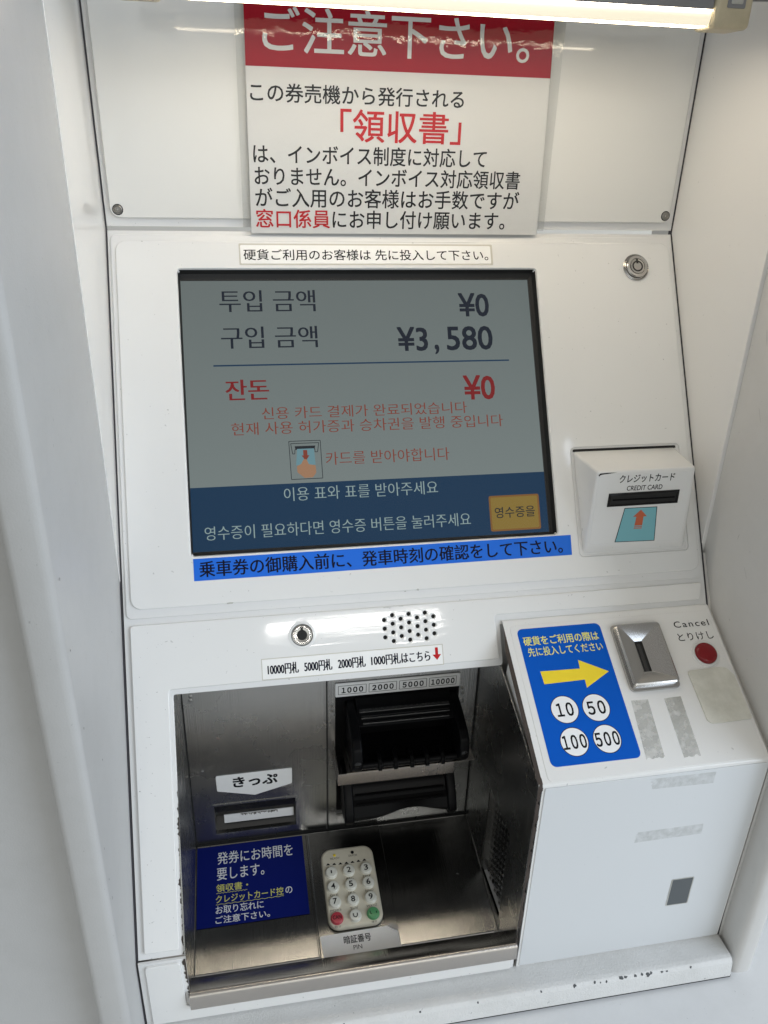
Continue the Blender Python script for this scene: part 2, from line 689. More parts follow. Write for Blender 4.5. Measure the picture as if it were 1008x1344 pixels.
# shell that closes the gap between jamb and coin unit
extrude_x('trim_strip', 'jamb', [(-150, -262), (-178, -308), (-298, -377), (-298, -606), (-150, -606)], 512.2, 515.1, wr_, 0)
box('skirting', 'seam', XYZ, 538, 900, -266, -262.2, -606, -598, wr_, 0)

# scuffs and chips on the post of the left wall
bm = bmesh.new()
for (x, y, z, r) in ((-.3, -330, -145, .9), (-.6, -333, -190, .7), (-.6, -333, -247, .9), (-.6, -333, -345, .6), (-.6, -334, -372, .7), (-.6, -334, -390, .7), (-.6, -300, -300, .6), (-.6, -210, -260, .5)):
    for k in range(2):
        c = Vector((.12, y + random.uniform(-.5, .5), z + random.uniform(-.8, .8)))
        vs = [bm.verts.new(c + Vector((0, r * cos(a) * random.uniform(.5, 1), r * sin(a) * random.uniform(.7, 1.3)))) for a in [i * pi / 4 for i in range(8)]]
        bm.faces.new(vs)
from_bm(bm, 'paint_chip', 'chip', wl_, 0, kind='stuff')

# ledge under the machine and the counter in front of it
ledge = empty('ledge', W(250, -310, -606), label='chipped off-white ledge running under the machine front, pebbled paint on top', cat='ledge')
extrude_x('ledge_body', 'ledge', [(-290, -583), (-318, -583.2), (-321.5, -584), (-324, -587), (-326.3, -602.9), (-290, -602.9)], -1, 511.9, ledge, .8, 2)
bm = bmesh.new()
LF = Frame((0, -324, -587), (1, 0, 0), Vector((0, -2.5, -17.5)).normalized(), Vector((0, -17.5, 2.5)).normalized())
LT = Frame((0, -318, -583.2), (1, 0, 0), (0, -1, 0), (0, 0, 1))
LE = Frame((0, -322.7, -585.4), (1, 0, 0), Vector((0, -2.5, -3)).normalized(), Vector((0, -3, 2.5)).normalized())
random.seed(11)


def blob(fr, u, v, ru, rv, n, k=11):
    vs = []
    for i in range(k):
        a = 2 * pi * i / k
        q = random.uniform(.6, 1.15)
        vs.append(bm.verts.new(fr(u + ru * q * cos(a), v + rv * q * sin(a), n)))
    bm.faces.new(vs)


def xl(px):            # photo x (px) along the ledge edge -> mm
    return 309.7 + (px - 680) / (953 - 680) * (505.1 - 309.7)


for px, ru, rv in ((709, 1.4, 1.2), (752, 2.6, 1.8), (778, 2, 1.4), (785, 1, .8), (793, 1.6, 1.3), (812, 4.2, 1.8), (818, 3, 1.2), (831, 2.6, 1.4), (840, 2.2, 1.4), (848, 3.6, 2.0), (852, 2, 1.5), (866, 2.5, 1.1), (873, 2, .8), (905, 1.6, 1.1), (630, 1.2, 1), (560, 1.4, 1), (470, 1.1, .9)):
    blob(LE, xl(px), random.uniform(-.4, .8), ru * .62, rv * 1.0, .12)
from_bm(bm, 'paint_chip', 'chip', ledge, 0, kind='stuff')
counter = extrude_x('counter', 'counter', [(-262, -606), (-900, -606), (-905, -609), (-905, -640), (-262, -640)], -700, 900, None, 0,
                    kind='structure')
extrude_x('counter_gap', 'dark', [(-290, -603.0), (-324.9, -603.0), (-324.9, -605.9), (-290, -605.9)], -1, 513, ledge, 0)

bm = bmesh.new()
boxm(bm, Frame((458.5, -377, -606), Vector((.55, .83, 0)).normalized(), Vector((-.83, .55, 0)).normalized(), (0, 0, 1)), -2.6, 2.6, -.8, .8, .02, .9)
from_bm(bm, 'wood_splinter', 'brown', None, 0, label='tiny brown splinter lying on the white counter in front of the ledge', cat='litter')

# ------------------------------------------------------------------ ticket machine
TM = empty('ticket_machine', W(256, -150, -583),
           label='white railway ticket vending machine with Korean touch screen, coin unit and open steel ticket tray', cat='ticket machine')

# upper panel ---------------------------------------------------------------
plate('upper_backing', 'shell', UPPER, rr(1.2, 1.2, 510.8, 400, 0), -1.5, 3, .5, parent=TM)
up = plate('upper_panel', 'upper', UPPER, rr(5.6, 8.2, 505.6, 390, 8), 2.2, 4, 1.0, parent=TM)
# seam at both sides of the machine
for x in (.3, 511.5):
    bm = bmesh.new()
    prof = [(1, 400), (1, -1), tuple(SLOPE(0, 352, -1.5))[1:], tuple(SLOPE(0, 588, -1.5))[1:], (-299, -583), (-290, -583), (-290, -510), (6, -6), (6, 400)]
    a = [bm.verts.new((x - .6, y, z)) for y, z in prof]
    b = [bm.verts.new((x + .6, y, z)) for y, z in prof]
    bm.faces.new(a); bm.faces.new(b[::-1])
    for i in range(len(prof)):
        bm.faces.new((a[i - 1], a[i], b[i], b[i - 1]))
    from_bm(bm, 'seam_gasket', 'seam', TM, 0)


def screw(fr, u, v, n, parent, r=3.6):
    s = lathe('screw', 'screw', fr, u, v, [(r, n + .02), (r, n + .5), (r * .84, n + .9), (r * .7, n + .2), (r * .55, n + .2), (r * .5, n + .8), (r * .2, n + .9), (r * .18, n - .1), (0, n - .1)], parent, 20)
    return s


screw(UPPER, 11.9, 14.6, 2.2, up)
screw(UPPER, 500.6, 14.6, 2.2, up)
for u in (11.9, 500.6):
    lathe('screw_cup', 'dark', UPPER, u, 14.6, [(4.4, 2.22), (4.35, 2.3), (3.55, 2.28)], up, 20)

# slanted face --------------------------------------------------------------
plate('slanted_shell', 'shell', SLOPE, fillet([(1.2, 1.2, 0), (510.8, 1.2, 0), (510.8, 352, 0), (314.2, 352, 0), (314.2, 387, 3), (37, 387, 2), (37, 588.5, 0), (1.2, 588.5, 0)], 0), -1.6, 3, .6,
      holes=[rr(57, 36, 372.5, 276.5, 3)], parent=TM)
plate('screen_panel_base', 'shell', SLOPE, rr(3.4, 5, 509, 324.5, 5), -.2, 2.4, .8, holes=[rr(56.6, 35.6, 372.9, 276.9, 3)], parent=TM)
sp = plate('screen_panel', 'panel', SLOPE, rr(7.4, 11, 505.8, 317.2, 9), 1.3, 2, .9,
           holes=[rr(56.2, 35.2, 373.3, 277.3, 3.2), rr(391.5, 200.5, 497, 298.5, 4)], parent=TM)
plate('control_panel', 'panel', SLOPE, fillet([(6, 329.6, 3), (506.9, 328.6, 3), (502.8, 344.2, 3), (309.2, 343.2, 3), (310.8, 381, 3), (34, 382.6, 3), (33, 583.4, 2), (6.2, 583.4, 2)], 3), 1.0, 2.8, .9,
      holes=[circ(142.7, 347.3, 8.9, 32)] +
            [circ(212.4 + 7.1 * i, (340.4 if i % 2 == 0 else 336.8) + 7.25 * k, 1.75, 12) for i in range(7) for k in range(3 if i % 2 == 0 else 4)], parent=TM)
box('speaker_backing', 'dark', SLOPE, 206, 262, 332, 362, -1.58, -1.45, TM, 0)

# front below the slant
plate('front_shell', 'shell', FRONT, fillet([(1.2, -509), (37.2, -509), (37.2, -564), (312.8, -564), (312.8, -583), (1.2, -583)], 0, 1), 0, 2.4, .5, parent=TM)
plate('front_panel', 'panel', FRONT, fillet([(6.3, -511.2, 3), (33, -511.2, 3), (34.2, -562, 3), (37, -566.4, 3), (309.5, -566.4, 2), (309.5, -581.5, 1), (6.3, -581.5, 1)], 2), 2.2, 3, .8, parent=TM)

# chipped edges: bare brown board where the paint has broken off ---------------
random.seed(5)


def ragged(fr, line, widths, n, side, mt, name, step=1.1, amp=.8):
    bm = bmesh.new()
    (u0, v0), (u1, v1) = line
    L_ = math.hypot(u1 - u0, v1 - v0)
    k = int(L_ / step)
    prev = None
    w = 0
    for i in range(k + 1):
        s = i / k
        x, y = u0 + (u1 - u0) * s, v0 + (v1 - v0) * s
        target = widths[0] + (widths[1] - widths[0]) * s + (widths[2] if len(widths) > 2 else 0) * sin(pi * s)
        w = w * .6 + .4 * (target + random.gauss(0, amp))
        ww = max(.12, w)
        cur_ = (bm.verts.new(fr(x, y, n)), bm.verts.new(fr(x + side * ww, y, n)))
        if prev:
            bm.faces.new((prev[0], prev[1], cur_[1], cur_[0]))
        prev = cur_
    return from_sheet(bm, fr, name, mt, TM)


ragged(SLOPE, ((37.1, 455), (37.1, 588)), (.2, 1.8), -1.45, -1, 'rawedge', 'bare_edge', amp=1.2)
ragged(FRONT, ((37.25, -509), (37.25, -560)), (2.2, .4), .25, -1, 'rawedge', 'bare_edge', amp=1.2)

# touch screen ---------------------------------------------------------------
scr = empty('touch_screen', W(*SLOPE(213, 156, -8)))
scr.parent = TM
scr.location = scr.location - world_origin(TM)
SN = -8.
# black bezel frame as four mitred bars
bm = bmesh.new()
o_ = [(56.9, 35.9), (372.6, 35.9), (372.6, 276.6), (56.9, 276.6)]
i_ = [(58.6, 42.3), (367.6, 42.3), (369.2, 274.4), (56.95, 274.2)]
i_ = [(58.2, 42.6), (367.4, 42.6), (368.4, 273.9), (57.6, 273.4)]
A = [bm.verts.new(SLOPE(u, v, -.4)) for u, v in o_]
B = [bm.verts.new(SLOPE(u * 1.0 + (1.0 if k in (0, 3) else -1.6), v + (1.4 if k < 2 else -1), -5.5)) for k, (u, v) in enumerate(o_)]
C_ = [bm.verts.new(SLOPE(u, v, SN + .6)) for u, v in i_]
D_ = [bm.verts.new(SLOPE(u, v, SN - 1)) for u, v in i_]
for k in range(4):
    for X_, Y_ in ((A, B), (B, C_), (C_, D_)):
        bm.faces.new((X_[k - 1], X_[k], Y_[k], Y_[k - 1]))
from_bm(bm, 'bezel', 'dark', scr, 20)
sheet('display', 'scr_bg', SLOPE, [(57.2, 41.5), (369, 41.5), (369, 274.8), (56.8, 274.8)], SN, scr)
sheet('display_band', 'scr_band', SLOPE, [(57.2, 219.8), (369, 219.8), (369, 274.8), (56.8, 274.8)], SN + .08, scr)
K = dict(n=SN + .16, parent=scr)


def st(body, u0, u1, a, b, mt, bold=0, serif=0, **k2):
    text(body, SLOPE, u0, u1, a, b, SN + .16, mt, scr, bold=bold, serif=serif, **k2)


st('투입 금액', 90, 171.5, 51, 70, 'scr_ink', -.006, .34)
st('구입 금액', 89.9, 171.5, 83, 102, 'scr_ink', -.006, .34)
st('¥0', 300.9, 328.5, 55, 76, 'scr_ink', 0, 0, fat=.42)
st('¥3', 242.7, 269.5, 85.5, 106.6, 'scr_ink', 0, 0, fat=.42)
st(',', 276, 279.6, 101.8, 110, 'scr_ink', 0, 0, fat=.3)
st('580', 287.5, 329.6, 85.5, 106.6, 'scr_ink', 0, 0, fat=.42)
bm = bmesh.new()
stroke(bm, SLOPE, [(82, 116.6), (343.8, 117)], 1.3, SN + .16)
from_sheet(bm, SLOPE, 'divider', 'scr_band', scr)
st('잔돈', 91.3, 127.1, 129, 146.6, 'scr_red', .0, .40)
st('¥0', 299.8, 328.1, 130.5, 152, 'scr_red', 0, 0, fat=.42)
st('신용 카드 결제가 완료되었습니다', 120.4, 301, 153.6, 164, 'scr_orange', -.007, .10)
st('현재 사용 허가증과 승차권을 발행 중입니다', 94.2, 333.4, 166.2, 177, 'scr_orange', -.007, .10)
st('카드를 받아야합니다', 172.6, 281.8, 194, 205.4, 'scr_orange', -.007, .10)
st('이용 표와 표를 받아주세요', 135.1, 269.2, 223.2, 234.8, 'scr_pale', -.008, .08)
st('영수증이 필요하다면 영수증 버튼을 눌러주세요', 67.9, 296.8, 252.8, 264.3, 'scr_pale', -.008, .08)
# receipt button on the display
sheet('button_edge', 'scr_btn_edge', SLOPE, fillet([(314.7, 239.3), (361.3, 239.3), (361.3, 270.9), (314.7, 270.9)], 2), SN + .16, scr)
sheet('button_face', 'scr_btn', SLOPE, fillet([(316.4, 240.9), (359.6, 240.9), (359.6, 269.3), (316.4, 269.3)], 1.6), SN + .24, scr)
text('영수증을', SLOPE, 319.4, 356.6, 249.6, 259.4, SN + .32, 'scr_lines', scr, fat=.05)
# picture of a hand taking the card
bm = bmesh.new()
for q in ([(141.7, 183.6), (168.6, 183.6), (168.9, 216.4), (142.2, 216.4), (141.7, 183.6)],
          [(143.2, 185.6), (167.2, 185.6), (165.8, 193.5), (163.6, 193.5), (163.6, 190.8), (146.6, 190.8), (146.2, 194.6), (144.4, 194.6), (143.2, 185.6)]):
    stroke(bm, SLOPE, q, .55, SN + .2)
from_sheet(bm, SLOPE, 'picture_outline', 'scr_lines', scr)
sheet('picture_slot', 'scr_lines', SLOPE, [(146.4, 188), (164.2, 188), (163.4, 190.8), (147, 190.8)], SN + .22, scr)
sheet('picture_card', 'scr_teal', SLOPE, [(148.4, 190.4), (162.8, 190.4), (163.4, 204.5), (146.8, 204.5)], SN + .26, scr)
sheet('picture_hand', 'scr_hand', SLOPE, fillet([(147.4, 205.2), (151.2, 203.4), (153.4, 199.5), (156, 199.5), (157.6, 204), (163.4, 205), (163.6, 211.5), (160.5, 215.4), (153.5, 215.6), (150, 212.6), (147.6, 210.6)], 1.4, 4), SN + .36, scr)
sheet('picture_arrow', 'scr_orange', SLOPE, [(153.4, 191.6), (156.9, 191.6), (157, 196.2), (158.6, 196.2), (155.3, 201), (151.9, 196.2), (153.5, 196.2)], SN + .31, scr)
sheet('glass', 'glass', SLOPE, [(57.3, 41), (369, 41), (369, 275), (56.9, 275)], SN + .9, scr)


# stickers -------------------------------------------------------------------
def sticker(fr, loop, top, mt, label, depth=.25, bev=.08):
    return plate('sticker', mt, fr, loop, top, depth, bev, parent=TM, res=1, label=label)


s = sticker(SLOPE, rr(109.6, 14.8, 331.2, 31.2, 1.2), 1.75, 'label', 'white strip above the screen about inserting coins first', .6, .2)
plate('tape_margin', 'tapeedge', SLOPE, rr(108.4, 13.4, 333.0, 32.4, 1), 1.5, .3, .1, parent=s)
text('硬貨ご利用のお客様は 先に投入して下さい。', SLOPE, 112.2, 328.6, 18.6, 28.2, 1.82, 'ink', s, fat=.07)
s = sticker(SLOPE, [(58, 279.1), (384.6, 278.3), (384.3, 296.0), (58, 297.2)], 1.5, 'blue2', 'bright blue strip with black lettering under the screen')
text('乗車券の御購入前に、発車時刻の確認をして下さい。', SLOPE, 62.6, 376, 281.4, 294.4, 1.56, 'inknavy', s, fat=.10, serif=.24, skew=-.6)
s = sticker(SLOPE, rr(108.8, 364.9, 260.6, 381, .4), 1.2, 'label', 'white strip naming the four banknotes with a red arrow', .25)
plate('tape_margin', 'tapeedge', SLOPE, rr(108.2, 364.2, 261.4, 381.7, .4), 1.1, .2, .06, parent=s)
text('10000円札', SLOPE, 113.2, 138.2, 368.7, 377.8, 1.26, 'inknavy', s, serif=.26, fat=.06)
text('5000円札', SLOPE, 143.2, 166.0, 368.7, 377.8, 1.26, 'inknavy', s, serif=.26, fat=.06)
text('2000円札', SLOPE, 171.2, 194.0, 368.7, 377.8, 1.26, 'inknavy', s, serif=.26, fat=.06)
text('1000円札はこちら', SLOPE, 199.2, 249.6, 368.7, 377.6, 1.26, 'inknavy', s, serif=.26, fat=.06)
sheet('arrow', 'red', SLOPE, [(254.3, 366.7), (256.8, 366.7), (256.8, 372.6), (259.3, 372.6), (255.6, 377.3), (251.8, 372.6), (254.3, 372.6)], 1.27, s)


# locks ------------------------------------------------------------------------
lk = lathe('lock', 'chrome', SLOPE, 470.4, 34.7, [(12.4, 1.32), (12.6, 2.3), (12.0, 2.6), (11.3, 2.2), (11.0, 1.6), (10.4, 1.9), (10.2, 4.6), (9.4, 5.2), (7.6, 5.0), (7.2, 4.2), (6.8, 4.2), (6.6, 5.2), (5.2, 5.4)], TM, 44,
           label='round lock in the corner of the screen panel')
lathe('keyway', 'dark', SLOPE, 470.4, 34.7, [(5.25, 5.2), (5.2, 5.45), (3.9, 5.45), (3.85, 5.2)], lk, 32)
lathe('lock_core', 'chrome', SLOPE, 470.4, 34.7, [(3.9, 5.0), (3.8, 5.4), (0, 5.5)], lk, 32)
box('key_notch', 'dark', SLOPE, 469.6, 471.2, 27.8, 32.2, 5.0, 5.75, lk, 0)
lk = lathe('lock', 'chrome', SLOPE, 142.7, 347.3, [(8.9, -1.5), (8.7, .6), (8.2, 1.6), (7.4, 1.7), (6.9, 1.0), (6.5, 1.0), (6.2, 1.9), (3.9, 1.7), (3.8, .4), (0, .4)], TM, 40,
           label='small round lock beside the speaker holes')
lathe('keyway', 'dark', SLOPE, 142.7, 347.3, [(4.3, 1.6), (4.2, 1.95), (0, 1.98)], lk, 28)
box('key_notch', 'dark', SLOPE, 141.7, 143.7, 340.6, 345, 1.5, 2.0, lk, 0)
lathe('lock_rim', 'panel', SLOPE, 142.7, 347.3, [(11.4, 1.02), (10.9, 1.35), (9.3, 1.35), (8.95, .9)], lk, 40)

# card reader -------------------------------------------------------------------
cr_ = empty('card_reader', W(*SLOPE(444, 250, 0)))
cr_.parent = TM
cr_.location = cr_.location - world_origin(TM)
cr_['label'] = 'wedge-shaped white card reader'
bm = bmesh.new()
# back outline on the slant, front outline on the upright face
bk = [SLOPE(394.2, 203.4, -1), SLOPE(493.6, 203.4, -1), SLOPE(493.6, 296, -1), SLOPE(394.6, 296, -1)]
ft = [Vector((396.2, -151, -175.8)), Vector((487.2, -151, -175.2)), Vector((489.0, -151, -248.4)), Vector((397, -151, -247.6))]
b = [bm.verts.new(p) for p in bk]
f = [bm.verts.new(p) for p in ft]
bm.faces.new(b); bm.faces.new(f[::-1])
for k in range(4):
    bm.faces.new((b[k - 1], b[k], f[k], f[k - 1]))
bmesh.ops.recalc_face_normals(bm, faces=bm.faces)
bmesh.ops.bevel(bm, geom=list(bm.edges), offset=2.2, segments=4, profile=.5, affect='EDGES')
from_bm(bm, 'reader_housing', 'panel', cr_, 35)
plate('reader_face', 'panel', CARD, fillet([(398.3, -178.6), (485, -178.2), (486.6, -246.2), (398.8, -245.4)], 3), .25, .5, .2, parent=cr_)
plate('pocket_frame', 'shell', SLOPE, rr(391.7, 200.7, 496.8, 298.2, 4), .6, 1.2, .5, holes=[rr(393.4, 201.9, 494.4, 296.8, 2)], parent=cr_)
sheet('pocket_floor', 'shell', SLOPE, rr(393, 201.6, 495, 297.4, 2), -.14, cr_)
sheet('pocket_gap', 'dark', SLOPE, [(393.8, 201.9), (494, 201.9), (494, 204.4), (393.8, 204.4)], -.08, cr_)
CN = .25
bm = bmesh.new()
bm.faces.new([bm.verts.new(CARD(u, v, .12)) for u, v in ((397.6, -178.9), (399, -177.4), (406, -177.0), (414.5, -177.1), (408, -177.9), (401, -178.6), (398.2, -180.2))])
from_sheet(bm, CARD, 'crack', 'dark', cr_)
text('クレジットカード', CARD, 417.5, 468.5, -179.9, -187.2, CN + .06, 'ink', cr_, fat=.09, skew=0)
text('CREDIT CARD', CARD, 425.6, 458.6, -190.2, -194.7, CN + .06, 'ink', cr_, fat=.06)
bm = bmesh.new()
O_ = [(409.8, -196.6), (475.4, -196.0), (475.6, -208.6), (409.6, -209)]
I_ = [(412, -198.6), (473.6, -198), (473.6, -207), (412, -207.4)]
q = [[bm.verts.new(CARD(u, v, n)) for u, v in L_] for L_, n in ((O_, CN + .0), (O_, CN + .8), (I_, CN + .7), (I_, -8))]
for a_, b_ in zip(q, q[1:]):
    for k in range(4):
        bm.faces.new((a_[k - 1], a_[k], b_[k], b_[k - 1]))
from_bm(bm, 'card_slot', 'glossblack', cr_, 0)
sheet('slot_throat', 'dark', CARD, I_, CN + .3, cr_)
box('slot_lip', 'black', CARD, 414, 472, -203.6, -202.2, CN + .3, CN + .62, cr_, .1)
sheet('card_outline', 'ink', CARD, [(426.6, -211.2), (457.4, -211.4), (461, -245.4), (422.6, -244.6)], CN + .05, cr_)
sheet('card_picture', 'teal', CARD, [(427.2, -211.8), (456.8, -212), (460.3, -244.8), (423.4, -244.0)], CN + .10, cr_)
sheet('arrow', 'orange', CARD, [(438.8, -229), (446.2, -229.2), (446.0, -220.4), (449.2, -220.4), (442.4, -213.6), (436, -220.2), (439.2, -220.3)], CN + .15, cr_)
for v in (-229.8, -231.2):
    sheet('arrow_bar', 'orange', CARD, [(438.7, v), (446.2, v - .2), (446.2, v - 1.0), (438.6, v - .8)], CN + .15, cr_)

# coin unit -------------------------------------------------------------------
cu_ = empty('coin_unit', W(414, -240, -583))
cu_.parent = TM
cu_.location = cu_.location - world_origin(TM)
cprof = [(-172, -303), (-176.6, -300.7), (-299, -371.8), (-299.4, -583), (-190, -583), (-190, -420)]
extrude_x('coin_housing', 'panel', cprof, 315.6, 511.0, cu_, 1.6, 3, cap=False)
plate('coin_face', 'panel', CTOP, rr(320.6, 5.8, 506.8, 139.5, 4), .5, 1, .35, parent=cu_)
plate('coin_front', 'cfront', FRONT, rr(317.6, -581, 508.6, -374.4, 1), .9, 1, .3, parent=cu_)
plate('sensor_window', 'sensor', FRONT, [(448.6, -498.4), (468.2, -498.4), (468.6, -530.4), (448.2, -530.4)], 1.05, .6, .2, parent=cu_)
plate('sensor_rim', 'lightgrey', FRONT, rr(447.7, -531.0, 469.0, -497.8, 1.2), 1.2, .6, .15, holes=[rr(448.8, -530.2, 468, -498.6, .8)], parent=cu_)
sheet('shell_edge', 'rawedge', CTOP, [(311.9, 30), (315.9, 6), (315.9, 141), (311.9, 141)], -.2, cu_)
# side cheek, paint broken to brown board
random.seed(9)
bm = bmesh.new()
prev = None
path = [(CTOP(0, t, 0).y, CTOP(0, t, 0).z) for t in [30 + 2 * k for k in range(56)]] + [(-299, -372 - 2.2 * k) for k in range(1, 86)]
w = 0
NN = len(path)
for i, (y, z) in enumerate(path):
    s_ = i / NN
    tg = 2.7 * min(1, s_ * 6) if s_ < .42 else 2.5 * (1 - (s_ - .42) / .62) + .8
    w = .5 * w + .5 * (tg + random.gauss(0, 1.25))
    ww = min(max(.5, w), 3.7)
    if abs(i - 55) < 3: ww = 3.9
    nrm = Vector((0, CTOP.N.y, CTOP.N.z)) if i < 56 else Vector((0, -1, 0))
    off = nrm * .35
    c_ = (bm.verts.new(Vector((312.0, y, z)) + off), bm.verts.new(Vector((312.0 + ww, y, z)) + off))
    if prev:
        bm.faces.new((prev[0], prev[1], c_[1], c_[0]))
    prev = c_
from_bm(bm, 'bare_edge', 'rawedge', cu_, 0)
plate('side_edge', 'shell', Frame((315.7, 0, 0), (0, -1, 0), (0, 0, 1), (-1, 0, 0)), [(198, -583), (198, -345), (203, -317.5), (299, -372.8), (299, -583)], 0, 3.3, .3, holes=[rr(200.6, -577, 257.4, -466.6, .5)], parent=cu_)

# sticker for the coins
cs = sticker(CTOP, rr(326, 9.6, 402, 128.6, 5), .72, 'blue', 'blue coin sticker with yellow arrow and four white coin circles', .3, .1)
NS = .78
text('硬貨をご利用の際は', CTOP, 329.6, 397.6, 17.3, 25.6, NS, 'yellow2', cs, fat=.12)
text('先に投入してください', CTOP, 331.2, 398.4, 27.6, 35.6, NS, 'yellow2', cs, fat=.08)
sheet('arrow', 'yellow', CTOP, [(337.4, 49.4), (372.4, 50), (373.0, 42.2), (397, 54.8), (373.6, 67.2), (373.8, 60), (338, 60.8)], NS, cs)
for u, v, tx, hw in ((349.4, 83.7, '１０', 7.0), (376.4, 84.7, '５０', 7.6), (350.0, 110.6, '１００', 9.8), (377.8, 111, '５００', 9.9)):
    sheet('coin_rim', 'ink', CTOP, circ(u, v, 11.9, 40), NS, cs)
    sheet('coin_disc', 'white', CTOP, circ(u, v, 11.3, 40), NS + .06, cs)
    text(tx, CTOP, u - hw, u + hw, v - 5.4, v + 5.6, NS + .12, 'ink', cs, fat=.26, spacing=.6, name='coin_value')

# coin slot bezel
bm = bmesh.new()
lo = [(411.3, 14.8), (454.8, 14.8), (455.2, 73.6), (411.3, 74.2)]
levels = [(rr(410.2, 13.6, 455.6, 75.2, 4, 4), .55), (rr(410.6, 14, 455.2, 74.8, 3.6, 4), 2.4), (rr(412.4, 15.8, 453.8, 71.6, 3, 4), 2.6), (rr(412.4, 15.8, 453.8, 71.6, 3, 4), 6.6),
          (rr(413.6, 17, 452.6, 70.4, 2.2, 4), 7.4), (rr(415.4, 18.6, 450.8, 68.6, 1.5, 4), 7.2), (rr(427.6, 30.6, 434.8, 58.6, .5, 4), 1.7), (rr(427.7, 30.7, 434.7, 58.5, .5, 4), .6)]
rings = [[bm.verts.new(CTOP(u, v, n)) for u, v in lp] for lp, n in levels]
for a_, b_ in zip(rings, rings[1:]):
    k_ = len(a_)
    for i in range(k_):
        bm.faces.new((a_[i - 1], a_[i], b_[i], b_[i - 1]))
slot = from_bm(bm, 'coin_slot', 'chrome', cu_, 25)
sheet('slot_throat', 'dark', CTOP, rr(427.4, 30.2, 435, 59, .5, 3), .62, cu_)
box('slot_shutter', 'darksteel', CTOP, 429.6, 432.8, 33, 58, .64, .9, cu_, .1)
text('Cancel', CTOP, 470.4, 503.8, 14.6, 20.6, .6, 'ink', cu_, fat=.05, spacing=1.25)
text('とりけし', CTOP, 470.0, 503.6, 26.2, 33.6, .6, 'ink', cu_, fat=.05, spacing=1.1)
bt = lathe('cancel_button', 'button', CTOP, 489.2, 47.2, [(9.6, .3), (9.6, 3.0), (9.3, 3.8), (8.6, 4.6), (7.2, 5.2), (5, 5.7), (2.5, 5.95), (0, 6.0)], cu_, 40)
lathe('button_ring', 'panel', CTOP, 489.2, 47.2, [(13.2, .52), (12.8, 1.0), (12.2, 1.0), (11.9, .6), (11.4, .6), (11.2, 1.5), (10.6, 1.8), (9.9, 1.7), (9.7, .5)], cu_, 44)
plate('cover_plate', 'plate', CTOP, fillet([(466.4, 61.2, 3), (496, 60.4, 3), (503, 61.5, 5), (507.6, 69, 3), (508.3, 107.6, 2.5), (471, 108.6, 5), (467.8, 105, 2)], 2), 1.6, 1.1, .4, parent=cu_)


def ragged_tape(fr, quad, n, seed):
    random.seed(seed)
    (a, b, c, d) = [Vector(p) for p in quad]       # a-b one short end, c-d the other
    pts = []
    for k in range(9):
        p = a.lerp(b, k / 8)
        pts.append(p)
    for k in range(1, 12):
        p = b.lerp(c, k / 12)
        pts.append(p)
    for k in range(11):
        p = c.lerp(d, k / 10) + (c - b).normalized() * random.uniform(-1.2, .7)
        pts.append(p)
    for k in range(1, 12):
        pts.append(d.lerp(a, k / 12))
    return sheet('tape_mark', 'tape' if fr is CTOP else 'tapefaint', fr, [tuple(p) for p in pts], n, cu_)


ragged_tape(CTOP, [(408.2, 81.9), (423.2, 82.1), (421.0, 130.6), (405.0, 130.6)], .56, 1)
ragged_tape(CTOP, [(437.4, 82.8), (452.8, 82.3), (451.8, 132), (436.9, 132.6)], .56, 2)
ragged_tape(FRONT, [(462.6, -377.5), (462.4, -389.5), (408.5, -388.2), (405.6, -377.2)], .96, 3)
ragged_tape(FRONT, [(463.6, -434.5), (464.5, -445.8), (402.5, -446.4), (404.5, -434.8)], .96, 4)

# steel tray recess -------------------------------------------------------------
XL, XR = 37.2, 311.9
WALL = Frame((XR, 0, 0), (0, -1, 0), (0, 0, 1), (-1, 0, 0))          # u = -y
sl_y = lambda z, off=0: z * .585
side = [(138, -330), (194, -336), (200.5, -338), (298.5, -371.2), (298.5, -600), (138, -600)]
top_l = [(138, -330), (190, -331), (297, -508), (297, -600), (138, -600)]
plate('tray_side', 'steelv', Frame((XL, 0, 0), (0, -1, 0), (0, 0, 1), (1, 0, 0)), top_l, 0, 1.2, .2, parent=TM, res=1)
plate('tray_side', 'steelv', WALL, side, 0, 1.2, .2, holes=[rr(200.8, -576, 257, -467.2, .5)], parent=TM, res=1)
# pocket behind the hole: rim and dimpled sheet
box('pocket_rim', 'steelv', XYZ, XR + .3, XR + 26, -200.8, -199.6, -578, -466, TM, 0)
box('pocket_rim', 'steelv', XYZ, XR + .3, XR + 26, -258.4, -257.2, -578, -466, TM, 0)
box('pocket_rim', 'steelv', XYZ, XR + .3, XR + 26, -257.2, -200.8, -466.9, -466, TM, 0)
box('pocket_shell', 'black', XYZ, XR + 10, XR + 11, -262, -197, -590, -460, TM, 0)
box('pocket_shell', 'black', XYZ, XR + .3, XR + 17, -257.2, -200.8, -590, -577.5, TM, 0)
bm = bmesh.new()
PF = Frame((XR + 7, 0, 0), (0, -1, 0), (0, 0, 1), (-1, 0, 0))
nu, nv = 8, 14
vs_ = {}
RES = 4
gu, gv = nu * RES, nv * RES
for i in range(gu + 1):
    for j in range(gv + 1):
        u = 200.8 + 56.4 * i / gu
        v = -577 + 110 * j / gv
        h = 1.5 * max(0, sin(pi * ((i / RES) % 1.0)) * sin(pi * ((j / RES + (.5 if int(i / RES) % 2 else 0)) % 1.0))) ** 1.5
        vs_[i, j] = bm.verts.new(PF(u, v, h))
for i in range(gu):
    for j in range(gv):
        bm.faces.new((vs_[i, j], vs_[i + 1, j], vs_[i + 1, j + 1], vs_[i, j + 1]))
from_bm(bm, 'dimpled_sheet', 'chrome', TM, 80)
